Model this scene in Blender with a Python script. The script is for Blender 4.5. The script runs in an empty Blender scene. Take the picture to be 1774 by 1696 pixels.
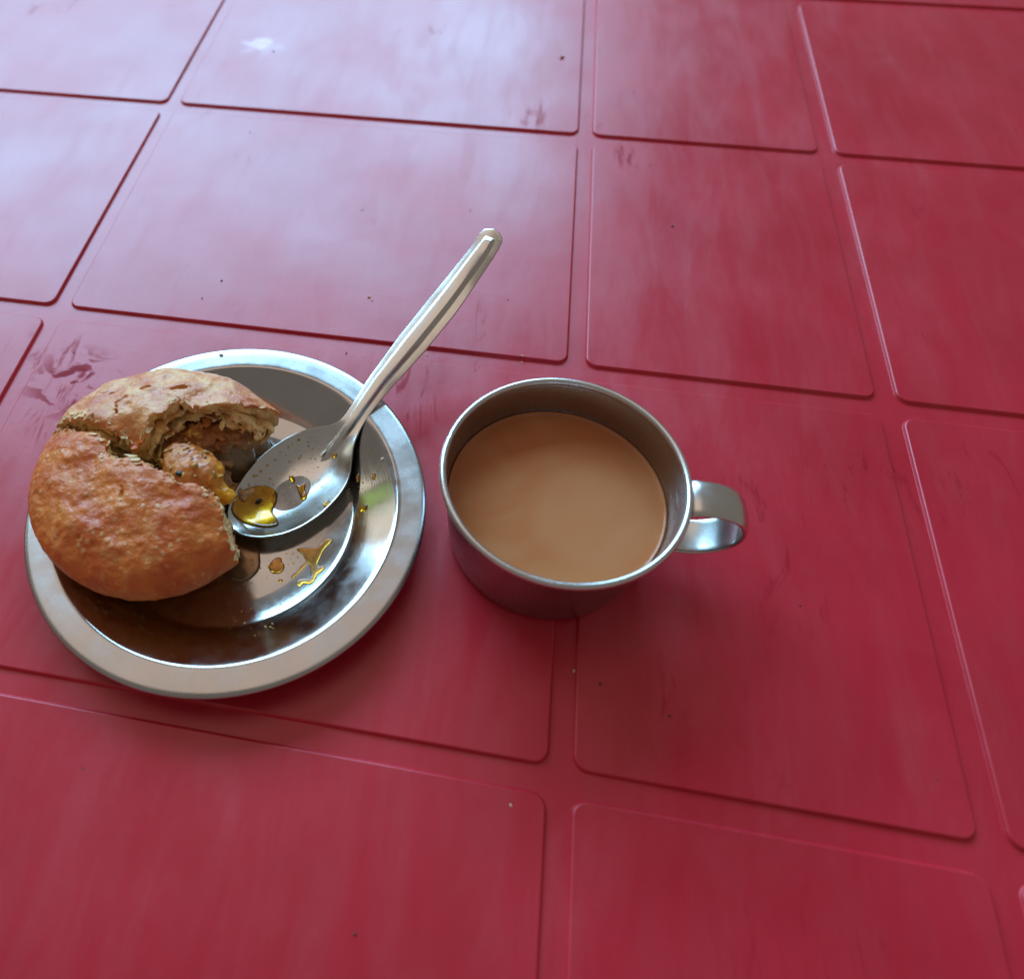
import bpy, bmesh, math, random
import numpy as np
from mathutils import Vector, Matrix, Euler
from mathutils.bvhtree import BVHTree

S = 0.23                      # metres per layout unit (one long table panel is one unit wide)
scene = bpy.context.scene
COL = scene.collection

# ------------------------------------------------------------------ camera
R = ((0.98361095, 0.17779001, -0.03000356),
     (-0.13655499, 0.84322351, 0.51992966),
     (0.11773801, -0.50731137, 0.85368199))
cam = bpy.data.cameras.new('camera')
camo = bpy.data.objects.new('camera', cam)
COL.objects.link(camo)
m3 = Matrix(R).transposed()
camo.matrix_world = Matrix.Translation(Vector((0.82171135, -0.94795718, 1.03476839)) * S) @ m3.to_4x4()
cam.sensor_width = 36.0
cam.sensor_fit = 'HORIZONTAL'
cam.lens = 1244.2286 / 1774.0 * 36.0
cam.shift_x = (887 - 636) / 1774.0
cam.clip_start = 0.01
cam.clip_end = 100
cam.dof.use_dof = True
cam.dof.focus_distance = 1.2 * S
cam.dof.aperture_fstop = 7.0
scene.camera = camo

# ------------------------------------------------------------------ world, lamps, exposure
world = bpy.data.worlds.new('World')
scene.world = world
world.use_nodes = True
bg = world.node_tree.nodes['Background']
bg.inputs['Color'].default_value = (1.0, 0.90, 0.83, 1)
bg.inputs['Strength'].default_value = 0.18

CENTRE = Vector((0.62, -0.25, 0.0)) * S

def area_lamp(name, loc, target, sx, sy, radiance, color):
    l = bpy.data.lights.new(name, 'AREA')
    l.shape = 'RECTANGLE'
    l.size = sx
    l.size_y = sy
    l.color = color
    l.energy = math.pi * sx * sy * radiance
    o = bpy.data.objects.new(name, l)
    COL.objects.link(o)
    o.location = loc
    d = (Vector(target) - Vector(loc)).normalized()
    o.rotation_euler = d.to_track_quat('-Z', 'Y').to_euler()
    return o

# daylight through the open front of the place, far left behind the table: sky above, shaded street below
area_lamp('open_front_daylight', (-1.20, 2.80, 2.05), CENTRE, 3.9, 1.62, 12.0, (0.345, 0.68, 1.0))
area_lamp('open_front_street', (-1.55, 3.05, 0.62), CENTRE, 3.3, 0.75, 0.95, (0.32, 0.66, 1.0))
# a second, narrower opening on the left with a bright wall and greenery outside
area_lamp('side_opening_wall', (-2.45, 1.50, 1.25), CENTRE, 0.55, 1.0, 0.9, (1.0, 0.93, 0.76))
area_lamp('side_opening_greenery', (-2.66, 1.08, 1.30), CENTRE, 0.26, 0.75, 0.55, (0.45, 0.85, 0.12))
area_lamp('side_opening_far_wall', (-2.80, 0.66, 1.25), CENTRE, 0.50, 1.0, 0.9, (1.0, 0.93, 0.76))
# daylight scattered back by the ceiling
area_lamp('ceiling_bounce', (-0.85, 0.62, 2.7), (-0.85, 0.62, 0), 2.8, 1.4, 0.56, (1.0, 0.76, 0.62))

scene.view_settings.view_transform = 'Standard'
scene.view_settings.look = 'None'
scene.view_settings.exposure = 0.2
scene.view_settings.gamma = 1.0
scene.view_settings.use_curve_mapping = False
scene.cycles.max_bounces = 10
scene.cycles.transmission_bounces = 8
scene.cycles.use_denoising = True
scene.cycles.caustics_reflective = True
scene.cycles.blur_glossy = 0.5

# ------------------------------------------------------------------ helpers
def link(o, parent=None):
    COL.objects.link(o)
    if parent is not None:
        o.parent = parent
    return o

def tag(o, label=None, cat=None, group=None, kind=None):
    if label: o['label'] = label
    if cat: o['category'] = cat
    if group: o['group'] = group
    if kind: o['kind'] = kind
    return o

def empty(name, loc):
    o = bpy.data.objects.new(name, None)
    o.empty_display_size = 0.01
    o.location = Vector(loc) * S
    return link(o)

def mesh_obj(name, verts, faces, mat, parent=None, origin=(0, 0, 0), smooth=True):
    """verts in layout units, global; the object's origin is at `origin`."""
    og = Vector(origin)
    me = bpy.data.meshes.new(name)
    me.from_pydata([tuple((Vector(v) - og) * S) for v in verts], [], faces)
    me.update()
    if smooth:
        me.polygons.foreach_set('use_smooth', [True] * len(me.polygons))
    me.materials.append(mat)
    o = bpy.data.objects.new(name, me)
    link(o, parent)
    if parent is None:
        o.location = og * S
    return o

def lathe(profile, cx, cy, n=160):
    verts, faces = [], []
    rings = []
    for r, z in profile:
        if r < 1e-6:
            rings.append([len(verts)])
            verts.append((cx, cy, z))
        else:
            rings.append(list(range(len(verts), len(verts) + n)))
            for k in range(n):
                a = 2 * math.pi * k / n
                verts.append((cx + r * math.cos(a), cy + r * math.sin(a), z))
    for A, B in zip(rings, rings[1:]):
        if len(A) == 1 and len(B) == 1:
            continue
        for k in range(n):
            k2 = (k + 1) % n
            if len(A) == 1:
                faces.append((A[0], B[k2], B[k]))
            elif len(B) == 1:
                faces.append((A[k], A[k2], B[0]))
            else:
                faces.append((A[k], A[k2], B[k2], B[k]))
    return verts, faces

def spline(pts, n):
    """Catmull-Rom through pts, n samples."""
    P = [np.array(p, float) for p in pts]
    P = [2 * P[0] - P[1]] + P + [2 * P[-1] - P[-2]]
    out = []
    m = len(P) - 3
    for i in range(n):
        t = i / (n - 1) * m
        k = min(int(t), m - 1)
        u = t - k
        a, b, c, d = P[k:k + 4]
        out.append(0.5 * ((2 * b) + (c - a) * u + (2 * a - 5 * b + 4 * c - d) * u * u + (3 * b - a - 3 * c + d) * u ** 3))
    return np.array(out)

def smoothstep(a, b, x):
    t = np.clip((x - a) / (b - a), 0, 1)
    return t * t * (3 - 2 * t)

_rng = np.random.default_rng(7)
_LAT = _rng.random((48, 48, 48)).astype(np.float32) * 2 - 1

def vnoise(x, y, z):
    xi, yi, zi = np.floor(x).astype(int), np.floor(y).astype(int), np.floor(z).astype(int)
    fx, fy, fz = x - xi, y - yi, z - zi
    fx, fy, fz = [f * f * (3 - 2 * f) for f in (fx, fy, fz)]
    xi, yi, zi = xi % 48, yi % 48, zi % 48
    x1, y1, z1 = (xi + 1) % 48, (yi + 1) % 48, (zi + 1) % 48
    L = _LAT
    c00 = L[xi, yi, zi] * (1 - fx) + L[x1, yi, zi] * fx
    c10 = L[xi, y1, zi] * (1 - fx) + L[x1, y1, zi] * fx
    c01 = L[xi, yi, z1] * (1 - fx) + L[x1, yi, z1] * fx
    c11 = L[xi, y1, z1] * (1 - fx) + L[x1, y1, z1] * fx
    return (c00 * (1 - fy) + c10 * fy) * (1 - fz) + (c01 * (1 - fy) + c11 * fy) * fz

def fbm(x, y, z, scale, octs=3, off=0.0):
    t, a, f = 0, 1.0, scale
    for k in range(octs):
        t = t + a * vnoise(x * f + off + 11.3 * k, y * f + off * 1.7 + 5.1 * k, z * f + off * .6 + 3.7 * k)
        a *= 0.5
        f *= 2.1
    return t

# ------------------------------------------------------------------ materials
class NT:
    def __init__(self, name):
        self.m = bpy.data.materials.new(name)
        self.m.use_nodes = True
        self.t = self.m.node_tree
        self.b = self.t.nodes['Principled BSDF']
        self.x = 0
    def n(self, kind, **kw):
        nd = self.t.nodes.new(kind)
        for k, v in kw.items():
            if k.startswith('i_'):
                key = k[2:].replace('_', ' ')
                nd.inputs[key].default_value = v
            else:
                setattr(nd, k, v)
        return nd
    def l(self, a, b):
        self.t.links.new(a, b)
    def set(self, **kw):
        for k, v in kw.items():
            self.b.inputs[k.replace('_', ' ')].default_value = v
    def coord(self, out='Object'):
        return self.n('ShaderNodeTexCoord').outputs[out]
    def mapping(self, vec, scale=(1, 1, 1), rot=(0, 0, 0), loc=(0, 0, 0)):
        mp = self.n('ShaderNodeMapping')
        mp.inputs['Scale'].default_value = scale
        mp.inputs['Rotation'].default_value = rot
        mp.inputs['Location'].default_value = loc
        self.l(vec, mp.inputs['Vector'])
        return mp.outputs[0]
    def noise(self, vec, scale, detail=4, rough=0.55, dist=0.0, out='Fac'):
        nd = self.n('ShaderNodeTexNoise')
        nd.inputs['Scale'].default_value = scale
        nd.inputs['Detail'].default_value = detail
        nd.inputs['Roughness'].default_value = rough
        nd.inputs['Distortion'].default_value = dist
        self.l(vec, nd.inputs['Vector'])
        return nd.outputs[out]
    def voro(self, vec, scale, feature='F1', rnd=1.0):
        nd = self.n('ShaderNodeTexVoronoi')
        nd.feature = feature
        nd.inputs['Scale'].default_value = scale
        nd.inputs['Randomness'].default_value = rnd
        self.l(vec, nd.inputs['Vector'])
        return nd.outputs['Distance']
    def ramp(self, fac, a, b, va=0.0, vb=1.0, smooth=True):
        nd = self.n('ShaderNodeMapRange')
        nd.interpolation_type = 'SMOOTHSTEP' if smooth else 'LINEAR'
        nd.inputs['From Min'].default_value = a
        nd.inputs['From Max'].default_value = b
        nd.inputs['To Min'].default_value = va
        nd.inputs['To Max'].default_value = vb
        self.l(fac, nd.inputs['Value'])
        return nd.outputs['Result']
    def mix(self, fac, a, b):
        nd = self.n('ShaderNodeMix')
        nd.data_type = 'RGBA'
        for sock, v in ((nd.inputs[0], fac), (nd.inputs[6], a), (nd.inputs[7], b)):
            if isinstance(v, (int, float)):
                sock.default_value = v
            elif isinstance(v, tuple):
                sock.default_value = (*v, 1) if len(v) == 3 else v
            else:
                self.l(v, sock)
        return nd.outputs[2]
    def math(self, op, a, b=0.0, clamp=False):
        nd = self.n('ShaderNodeMath')
        nd.operation = op
        nd.use_clamp = clamp
        for sock, v in zip(nd.inputs, (a, b)):
            if isinstance(v, (int, float)):
                sock.default_value = v
            else:
                self.l(v, sock)
        return nd.outputs[0]
    def bump(self, h, strength, dist, prev=None):
        nd = self.n('ShaderNodeBump')
        nd.inputs['Strength'].default_value = strength
        nd.inputs['Distance'].default_value = dist
        self.l(h, nd.inputs['Height'])
        if prev is not None:
            self.l(prev, nd.inputs['Normal'])
        return nd.outputs[0]
    def dist_to(self, pos, p):
        nd = self.n('ShaderNodeVectorMath')
        nd.operation = 'DISTANCE'
        self.l(pos, nd.inputs[0])
        nd.inputs[1].default_value = p
        return nd.outputs['Value']

def mat_plastic():
    k = NT('red_moulded_plastic')
    pos = k.n('ShaderNodeNewGeometry').outputs['Position']
    big = k.noise(pos, 14, 3)
    fine = k.noise(pos, 260, 3)
    base = k.mix(k.ramp(big, .3, .7), (0.48, 0.012, 0.027), (0.54, 0.015, 0.033))
    # pale dusty wiping marks, stretched along the strokes
    s1 = k.noise(k.mapping(pos, (22, 5.0, 10), (0, 0, math.radians(-32))), 3.2, 6, .62, .6)
    s2 = k.noise(k.mapping(pos, (3.5, 22, 10), (0, 0, math.radians(-18))), 3.0, 5, .6, .8)
    patch = k.noise(pos, 11, 3, .5, .4)
    sm = k.math('MULTIPLY', k.ramp(s1, .46, .78), k.ramp(patch, .42, .68))
    sm2 = k.math('MULTIPLY', k.ramp(s2, .5, .8), k.ramp(k.noise(pos, 8, 2), .45, .65))
    dust = k.math('ADD', k.math('MULTIPLY', sm, .020), k.math('MULTIPLY', sm2, .015))
    base = k.mix(dust, base, (0.52, 0.36, 0.38))
    # darker red scrape patches where the dust has been rubbed away
    rub = k.math('MULTIPLY', k.ramp(k.noise(k.mapping(pos, (40, 9, 10), (0, 0, math.radians(24))), 3.0, 6, .7, 1.2), .54, .68),
                 k.ramp(k.noise(pos, 9, 2), .56, .66))
    # a wet reddish smear behind the pastry
    ws = k.noise(k.mapping(pos, (26, 40, 10), (0, 0, .5)), 2.2, 4, .55, 1.0)
    near = k.ramp(k.dist_to(pos, (0.085 * S, -0.19 * S, 0)), 0.006, 0.026, 1, 0)
    wet = k.math('MULTIPLY', k.ramp(ws, .52, .60), near)
    rubw = k.math('MAXIMUM', k.math('MULTIPLY', rub, .6), wet)
    base = k.mix(rubw, base, (0.30, 0.010, 0.020))
    # small specks
    sp = k.math('MULTIPLY', k.ramp(k.voro(pos, 75), .035, .05, 1, 0), k.ramp(k.noise(pos, 33, 2), .56, .6))
    base = k.mix(k.math('MULTIPLY', sp, .6), base, (0.09, 0.03, 0.03))
    k.l(base, k.b.inputs['Base Color'])
    rg = k.math('ADD', k.ramp(s1, .3, .8, .34, .46), k.ramp(big, .3, .7, -.03, .03))
    rg = k.math('ADD', rg, k.math('MULTIPLY', rubw, .10))
    # thin film of water that shines near the far edge
    gl = k.dist_to(k.mapping(pos, (.55, .70, 1)), (0.142 * .55 * S, 1.015 * .70 * S, 0))
    gln = k.math('ADD', gl, k.math('MULTIPLY', k.noise(pos, 90, 3), .018))
    film = k.ramp(gln, .0110, .0175, 1, 0)
    rg = k.math('SUBTRACT', rg, k.math('MULTIPLY', film, .12))
    k.l(rg, k.b.inputs['Roughness'])
    spec = k.math('SUBTRACT', k.ramp(patch, .3, .7, .50, .64), k.math('MULTIPLY', rubw, .3))
    spec = k.math('ADD', spec, k.math('MULTIPLY', film, .15))
    spec = k.math('ADD', spec, k.math('MULTIPLY', k.math('SUBTRACT', s1, .5), .75))
    spec = k.math('MULTIPLY', spec, k.math('SUBTRACT', 1.0, k.math('MULTIPLY', rubw, .75)))
    k.l(spec, k.b.inputs['Specular IOR Level'])
    n1 = k.bump(k.noise(pos, 22, 2), .25, .0012)
    n2 = k.bump(fine, .12, .0003, n1)
    scr = k.noise(k.mapping(pos, (300, 60, 10), (0, 0, .6)), 1.4, 3)
    n3 = k.bump(scr, .05, .0002, n2)
    k.l(n3, k.b.inputs['Normal'])
    return k.m

def mat_steel(name, base=(0.60, 0.585, 0.56), rough=.2, aniso=0.0, radial=False, brush=None, dirt=0.0, satin=None):
    k = NT(name)
    pos = k.coord('Object')
    k.set(Metallic=1.0)
    n = k.noise(pos, 60, 4)
    c = k.mix(k.ramp(n, .3, .7), tuple(x * .94 for x in base), base)
    if dirt:
        d = k.ramp(k.noise(pos, 45, 5, .6, .7), .52, .72)
        c = k.mix(k.math('MULTIPLY', d, dirt), c, (0.36, 0.27, 0.17))
    k.l(c, k.b.inputs['Base Color'])
    rgn = k.ramp(k.noise(pos, 90, 4, .6), .3, .7, rough - .04, rough + .05)
    if satin:
        sp = k.n('ShaderNodeSeparateXYZ')
        k.l(pos, sp.inputs[0])
        rad = k.math('SQRT', k.math('ADD', k.math('POWER', sp.outputs[0], 2.0), k.math('POWER', sp.outputs[1], 2.0)))
        rgn = k.math('ADD', rgn, k.ramp(rad, satin[0], satin[0] + .0012, 0, satin[1]))
    k.l(rgn, k.b.inputs['Roughness'])
    if aniso:
        k.set(Anisotropic=aniso)
        tg = k.n('ShaderNodeTangent')
        tg.direction_type = 'RADIAL'
        tg.axis = 'Z'
        k.l(tg.outputs[0], k.b.inputs['Tangent'])
    if radial:
        # concentric lathe marks
        sx = k.n('ShaderNodeSeparateXYZ')
        k.l(pos, sx.inputs[0])
        r = k.math('SQRT', k.math('ADD', k.math('MULTIPLY', sx.outputs[0], sx.outputs[0]), k.math('MULTIPLY', sx.outputs[1], sx.outputs[1])))
        cb = k.n('ShaderNodeCombineXYZ')
        k.l(k.math('MULTIPLY', r, 2600), cb.inputs[0])
        k.l(k.math('MULTIPLY', sx.outputs[2], 2600), cb.inputs[1])
        h = k.noise(cb.outputs[0], 1.0, 2)
        b1 = k.bump(h, .05, .0002)
        b2 = k.bump(k.noise(pos, 35, 2), .10, .0006, b1)
        k.l(b2, k.b.inputs['Normal'])
    else:
        h = k.noise(k.mapping(pos, (60, 900, 900), (0, 0, brush or 0)), 1.0, 2)
        b1 = k.bump(h, .012, .0002)
        k.l(k.bump(k.noise(pos, 55, 2), .06, .0005, b1), k.b.inputs['Normal'])
    return k.m

def mat_crust():
    k = NT('fried_pastry_crust')
    pos = k.coord('Object')
    at = k.n('ShaderNodeAttribute', attribute_name='depth').outputs['Fac']
    n1 = k.noise(pos, 60, 5, .6, .4)
    n2 = k.noise(pos, 170, 4, .6)
    n3 = k.noise(pos, 700, 3, .6)
    base = k.mix(k.ramp(n1, .34, .66), (0.56, 0.092, 0.011), (0.75, 0.205, 0.031))
    base = k.mix(k.math('MULTIPLY', k.ramp(n2, .55, .72), .5), base, (0.72, 0.34, 0.10))
    # pale blisters
    v = k.voro(k.mapping(pos, (1, 1, 1)), 330)
    bl = k.math('MULTIPLY', k.ramp(v, .15, .42, 1, 0), k.ramp(k.noise(pos, 120, 3), .44, .60))
    v2 = k.voro(pos, 800)
    bl = k.math('MAXIMUM', bl, k.math('MULTIPLY', k.ramp(v2, .12, .3, .8, 0), k.ramp(k.noise(pos, 200, 3), .52, .62)))
    base = k.mix(k.math('MULTIPLY', bl, .55), base, (0.74, 0.43, 0.18))
    # dark toasted flecks
    dk = k.math('MULTIPLY', k.ramp(n3, .62, .75), k.ramp(n1, .3, .55, 1, 0))
    base = k.mix(k.math('MULTIPLY', dk, .5), base, (0.20, 0.05, 0.015))
    # paler top of the rear flap: some own tone, mostly sky glare painted in
    pl = k.n('ShaderNodeAttribute', attribute_name='pale').outputs['Fac']
    pale = k.mix(k.ramp(n2, .35, .65), (0.76, 0.29, 0.085), (0.92, 0.55, 0.26))
    base = k.mix(k.math('MULTIPLY', pl, k.ramp(n1, .3, .62, .12, .78)), base, pale)
    # broken faces: yellowish crumb
    crumb = k.mix(k.ramp(n2, .38, .62), (0.60, 0.27, 0.070), (0.90, 0.62, 0.27))
    f = k.ramp(k.math('ADD', at, k.math('MULTIPLY', k.math('SUBTRACT', n2, .5), .35)), .10, .34)
    base = k.mix(f, base, crumb)
    k.l(base, k.b.inputs['Base Color'])
    k.l(k.math('ADD', k.ramp(n2, .3, .7, .30, .50), k.math('MULTIPLY', f, .25)), k.b.inputs['Roughness'])
    k.set(Specular_IOR_Level=.55, Subsurface_Weight=.12, Subsurface_Scale=.004)
    k.b.inputs['Subsurface Radius'].default_value = (1.0, .45, .2)
    b = k.bump(n2, .32, .0014)
    b = k.bump(k.noise(pos, 420, 4, .65), .7, .0008, b)
    b = k.bump(bl, .35, .0006, b)
    b = k.bump(n3, .35, .0003, b)
    k.l(b, k.b.inputs['Normal'])
    return k.m

def mat_filling():
    k = NT('spiced_filling')
    pos = k.coord('Object')
    at = k.n('ShaderNodeAttribute', attribute_name='tone').outputs['Fac']
    n1 = k.noise(pos, 110, 4, .6, .3)
    n2 = k.noise(pos, 380, 3, .6)
    brown = k.mix(k.ramp(n1, .35, .65), (0.26, 0.125, 0.05), (0.52, 0.31, 0.14))
    orange = k.mix(k.ramp(n1, .35, .65), (0.50, 0.125, 0.016), (0.64, 0.22, 0.035))
    yellow = (0.80, 0.33, 0.004)
    c = k.mix(k.ramp(at, .05, .5), brown, orange)
    c = k.mix(k.ramp(at, .62, .95), c, yellow)
    c = k.mix(k.math('MULTIPLY', k.ramp(n2, .6, .72), .35), c, (0.72, 0.47, 0.2))
    k.l(c, k.b.inputs['Base Color'])
    k.l(k.ramp(n1, .3, .7, .32, .55), k.b.inputs['Roughness'])
    k.set(Subsurface_Weight=.2, Subsurface_Scale=.004, Coat_Weight=.08, Coat_Roughness=.2)
    b = k.bump(n1, .5, .0012)
    b = k.bump(n2, .5, .0006, b)
    k.l(b, k.b.inputs['Normal'])
    return k.m

def mat_onion():
    k = NT('translucent_onion_layer')
    pos = k.coord('Object')
    n1 = k.noise(k.mapping(pos, (40, 220, 60)), 1.0, 3)
    c = k.mix(k.ramp(n1, .3, .7), (0.22, 0.13, 0.06), (0.44, 0.31, 0.17))
    k.l(c, k.b.inputs['Base Color'])
    k.set(Roughness=.25, Transmission_Weight=.35, Subsurface_Weight=.2, Subsurface_Scale=.003)
    k.l(k.bump(n1, .3, .0005), k.b.inputs['Normal'])
    return k.m

def mat_oil(name, color, rough=.03, trans=.93):
    k = NT(name)
    pos = k.coord('Object')
    n = k.noise(pos, 240, 4, .65)
    v = k.voro(pos, 420)
    c = k.mix(k.ramp(n, .38, .64), color, (color[0] * .80, color[1] * .62, color[2] * .5))
    c = k.mix(k.math('MULTIPLY', k.ramp(v, .16, .30, 1, 0), k.ramp(n, .5, .6)), c, (color[0] * .55, color[1] * .42, 0.004))
    k.l(c, k.b.inputs['Base Color'])
    k.set(IOR=1.47, Transmission_Weight=trans)
    k.l(k.ramp(n, .3, .7, rough, rough + .10), k.b.inputs['Roughness'])
    k.l(k.bump(n, .12, .0004), k.b.inputs['Normal'])
    return k.m

def mat_tea():
    k = NT('milky_tea')
    pos = k.coord('Object')
    n1 = k.noise(k.mapping(pos, (1, 1, 1)), 34, 3, .5, 1.6)
    n2 = k.noise(pos, 120, 4, .6, .5)
    c = k.mix(k.ramp(n1, .32, .68), (0.50, 0.158, 0.052), (0.53, 0.195, 0.074))
    d = k.dist_to(pos, (0.012, -0.004, 0))
    sk = k.ramp(k.math('ADD', d, k.math('MULTIPLY', n1, .012)), .020, .030, 1, 0)
    c = k.mix(k.math('MULTIPLY', sk, .5), c, (0.56, 0.225, 0.098))
    c = k.mix(k.math('MULTIPLY', k.ramp(n2, .6, .75), .12), c, (0.58, 0.26, 0.12))
    k.l(c, k.b.inputs['Base Color'])
    k.l(k.ramp(sk, 0, 1, .08, .16), k.b.inputs['Roughness'])
    k.set(Subsurface_Weight=.15, Subsurface_Scale=.003, IOR=1.34)
    k.l(k.bump(k.noise(pos, 40, 2), .04, .0006), k.b.inputs['Normal'])
    return k.m

def mat_simple(name, a, b, scale, rough=.5):
    k = NT(name)
    pos = k.coord('Object')
    n = k.noise(pos, scale, 4)
    k.l(k.mix(k.ramp(n, .35, .65), a, b), k.b.inputs['Base Color'])
    k.set(Roughness=rough)
    k.l(k.bump(n, .4, .0004), k.b.inputs['Normal'])
    return k.m

M_PLASTIC = mat_plastic()
M_PLATE = mat_steel('brushed_plate_steel', (0.49, 0.475, 0.455), .12, aniso=.4, radial=True, dirt=.12, satin=(.2760 * S, .13))
M_SPOON = mat_steel('spoon_steel', (0.66, 0.65, 0.60), .23, brush=math.radians(-58), dirt=.10)
M_MUG = mat_steel('mug_steel', (0.36, 0.365, 0.385), .27, aniso=.45, radial=True)
M_MUGLIP = mat_steel('mug_lip_steel', (0.68, 0.68, 0.66), .24)
M_CRUST = mat_crust()
M_FILL = mat_filling()
M_ONION = mat_onion()
M_OIL = mat_oil('golden_oil', (0.97, 0.50, 0.02), .03)
M_OILPLATE = mat_oil('thin_oil', (0.88, 0.50, 0.08), .14)
M_OILDARK = mat_oil('amber_oil', (0.84, 0.40, 0.05), .06)
M_WET = mat_oil('thin_brown_gravy', (0.55, 0.32, 0.14), .10, .85)
M_TEA = mat_tea()
M_SEED = mat_simple('mustard_seed_skin', (0.012, 0.008, 0.006), (0.04, 0.025, 0.015), 900, .3)
M_CRUMBDARK = mat_simple('dark_crumb', (0.07, 0.03, 0.02), (0.16, 0.07, 0.04), 900, .6)
M_CRUMBPALE = mat_simple('pale_crumb', (0.6, 0.36, 0.2), (0.8, 0.62, 0.42), 900, .6)

# ------------------------------------------------------------------ the table
HROW, G = 0.68738, 0.0371
COLS = [(-2.068, -1.0672), (-1.0336, -0.0336), (0.0, 1.0), (1.0336, 1.542), (1.578, 2.578)]
ROWS = [(-2 * G - 2 * HROW, -2 * G - HROW), (-G - HROW, -G), (0.0, HROW), (HROW + G, 2 * HROW + G), (2 * HROW + 2 * G, 3 * HROW + 2 * G)]
TX0, TX1 = COLS[0][0] - .05, COLS[-1][1] + .05
TY0, TY1 = ROWS[0][0] - .05, ROWS[-1][1] + .05

def rounded_rect(x0, x1, y0, y1, r, seg=6):
    pts = []
    for cx, cy, a0 in ((x1 - r, y1 - r, 0), (x0 + r, y1 - r, 90), (x0 + r, y0 + r, 180), (x1 - r, y0 + r, 270)):
        for k in range(seg + 1):
            a = math.radians(a0 + 90 * k / seg)
            pts.append((cx + r * math.cos(a), cy + r * math.sin(a)))
    return pts

def slab(x0, x1, y0, y1, r, rings, seg=6):
    """rings: (inset, z) from the bottom upward; capped on top (and at the bottom if asked)."""
    verts, faces = [], []
    n = None
    for ins, z in rings:
        loop = rounded_rect(x0 + ins, x1 - ins, y0 + ins, y1 - ins, max(r - ins, .0015), seg)
        n = len(loop)
        verts += [(x, y, z) for x, y in loop]
    for k in range(len(rings) - 1):
        for i in range(n):
            j = (i + 1) % n
            faces.append((k * n + i, k * n + j, (k + 1) * n + j, (k + 1) * n + i))
    top = (len(rings) - 1) * n
    faces.append(tuple(range(top, top + n)))
    return verts, faces

BASE_Z = -0.0060
tv, tf = slab(TX0, TX1, TY0, TY1, .16, [(0.012, -0.12), (0.0, -0.10), (0.0, -0.03), (.006, -0.014), (.016, BASE_Z - .0008), (.024, BASE_Z)], 8)
tf.append(tuple(reversed(range(0, 36))))
table = mesh_obj('plastic_table', tv, tf, M_PLASTIC, None, ((TX0 + TX1) / 2, (TY0 + TY1) / 2, -0.12), smooth=False)
tag(table, 'red moulded plastic table top with raised rectangular panels under the plate and mug', 'table')
for p in table.data.polygons:
    p.use_smooth = len(p.vertices) == 4
for ix, (x0, x1) in enumerate(COLS):
    for iy, (y0, y1) in enumerate(ROWS):
        v, f = slab(x0, x1, y0, y1, .021, [(-.0022, BASE_Z - .0006), (-.0006, BASE_Z + .0010), (.0004, -.0022), (.0016, -.0006), (.0036, 0.0)])
        o = mesh_obj('panel', [(a - (TX0 + TX1) / 2, b - (TY0 + TY1) / 2, c + .12) for a, b, c in v], f, M_PLASTIC, table)
        top = o.data.polygons[len(o.data.polygons) - 1]
        # keep the big flat face flat
        o.data.normals_split_custom_set_from_vertices([
            (0, 0, 1) if i >= len(v) - 28 else tuple(o.data.vertices[i].normal) for i in range(len(v))])

# ------------------------------------------------------------------ the steel plate
PX, PY = 0.4672, -0.4176
PR = 0.3186
FLOOR_Z = 0.0080
plate_prof = [(0.0, 0.0080), (0.10, 0.0080), (0.160, 0.0080), (0.163, 0.0082), (0.168, 0.00868), (0.177, 0.0098), (0.186, 0.0113), (0.195, 0.0130), (0.2000, 0.0141), (0.2022, 0.0150), (0.208, 0.0184),
              (0.220, 0.0252), (0.236, 0.0342), (0.252, 0.0430), (0.2660, 0.0509), (0.2728, 0.0546), (0.2750, 0.0554), (0.278, 0.0557), (0.284, 0.0558),
              (0.296, 0.0560), (0.309, 0.0563), (0.3138, 0.0561), (0.3173, 0.0548), (0.3186, 0.0518), (0.3181, 0.0484), (0.3156, 0.0466), (0.3134, 0.0477),
              (0.3120, 0.0508), (0.307, 0.0520), (0.286, 0.0514), (0.2770, 0.0500), (0.266, 0.0450), (0.242, 0.0300), (0.226, 0.0210), (0.214, 0.0140), (0.206, 0.0090), (0.196, 0.0045), (0.183, 0.0010), (0.172, 0.0), (0.16, 0.0012), (0.0, 0.0020)]
pv, pf = lathe([(r, z) for r, z in plate_prof], PX, PY, 192)
pf = [tuple(reversed(f)) for f in pf]
plate = mesh_obj('steel_plate', pv, pf, M_PLATE, None, (PX, PY, 0))
tag(plate, 'round stainless steel plate with wide flat rim holding the torn pastry', 'plate')

def plate_top(r):
    k = 23
    rs = [p[0] for p in plate_prof[:k]]
    zs = [p[1] for p in plate_prof[:k]]
    return np.interp(r, rs, zs)

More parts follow.
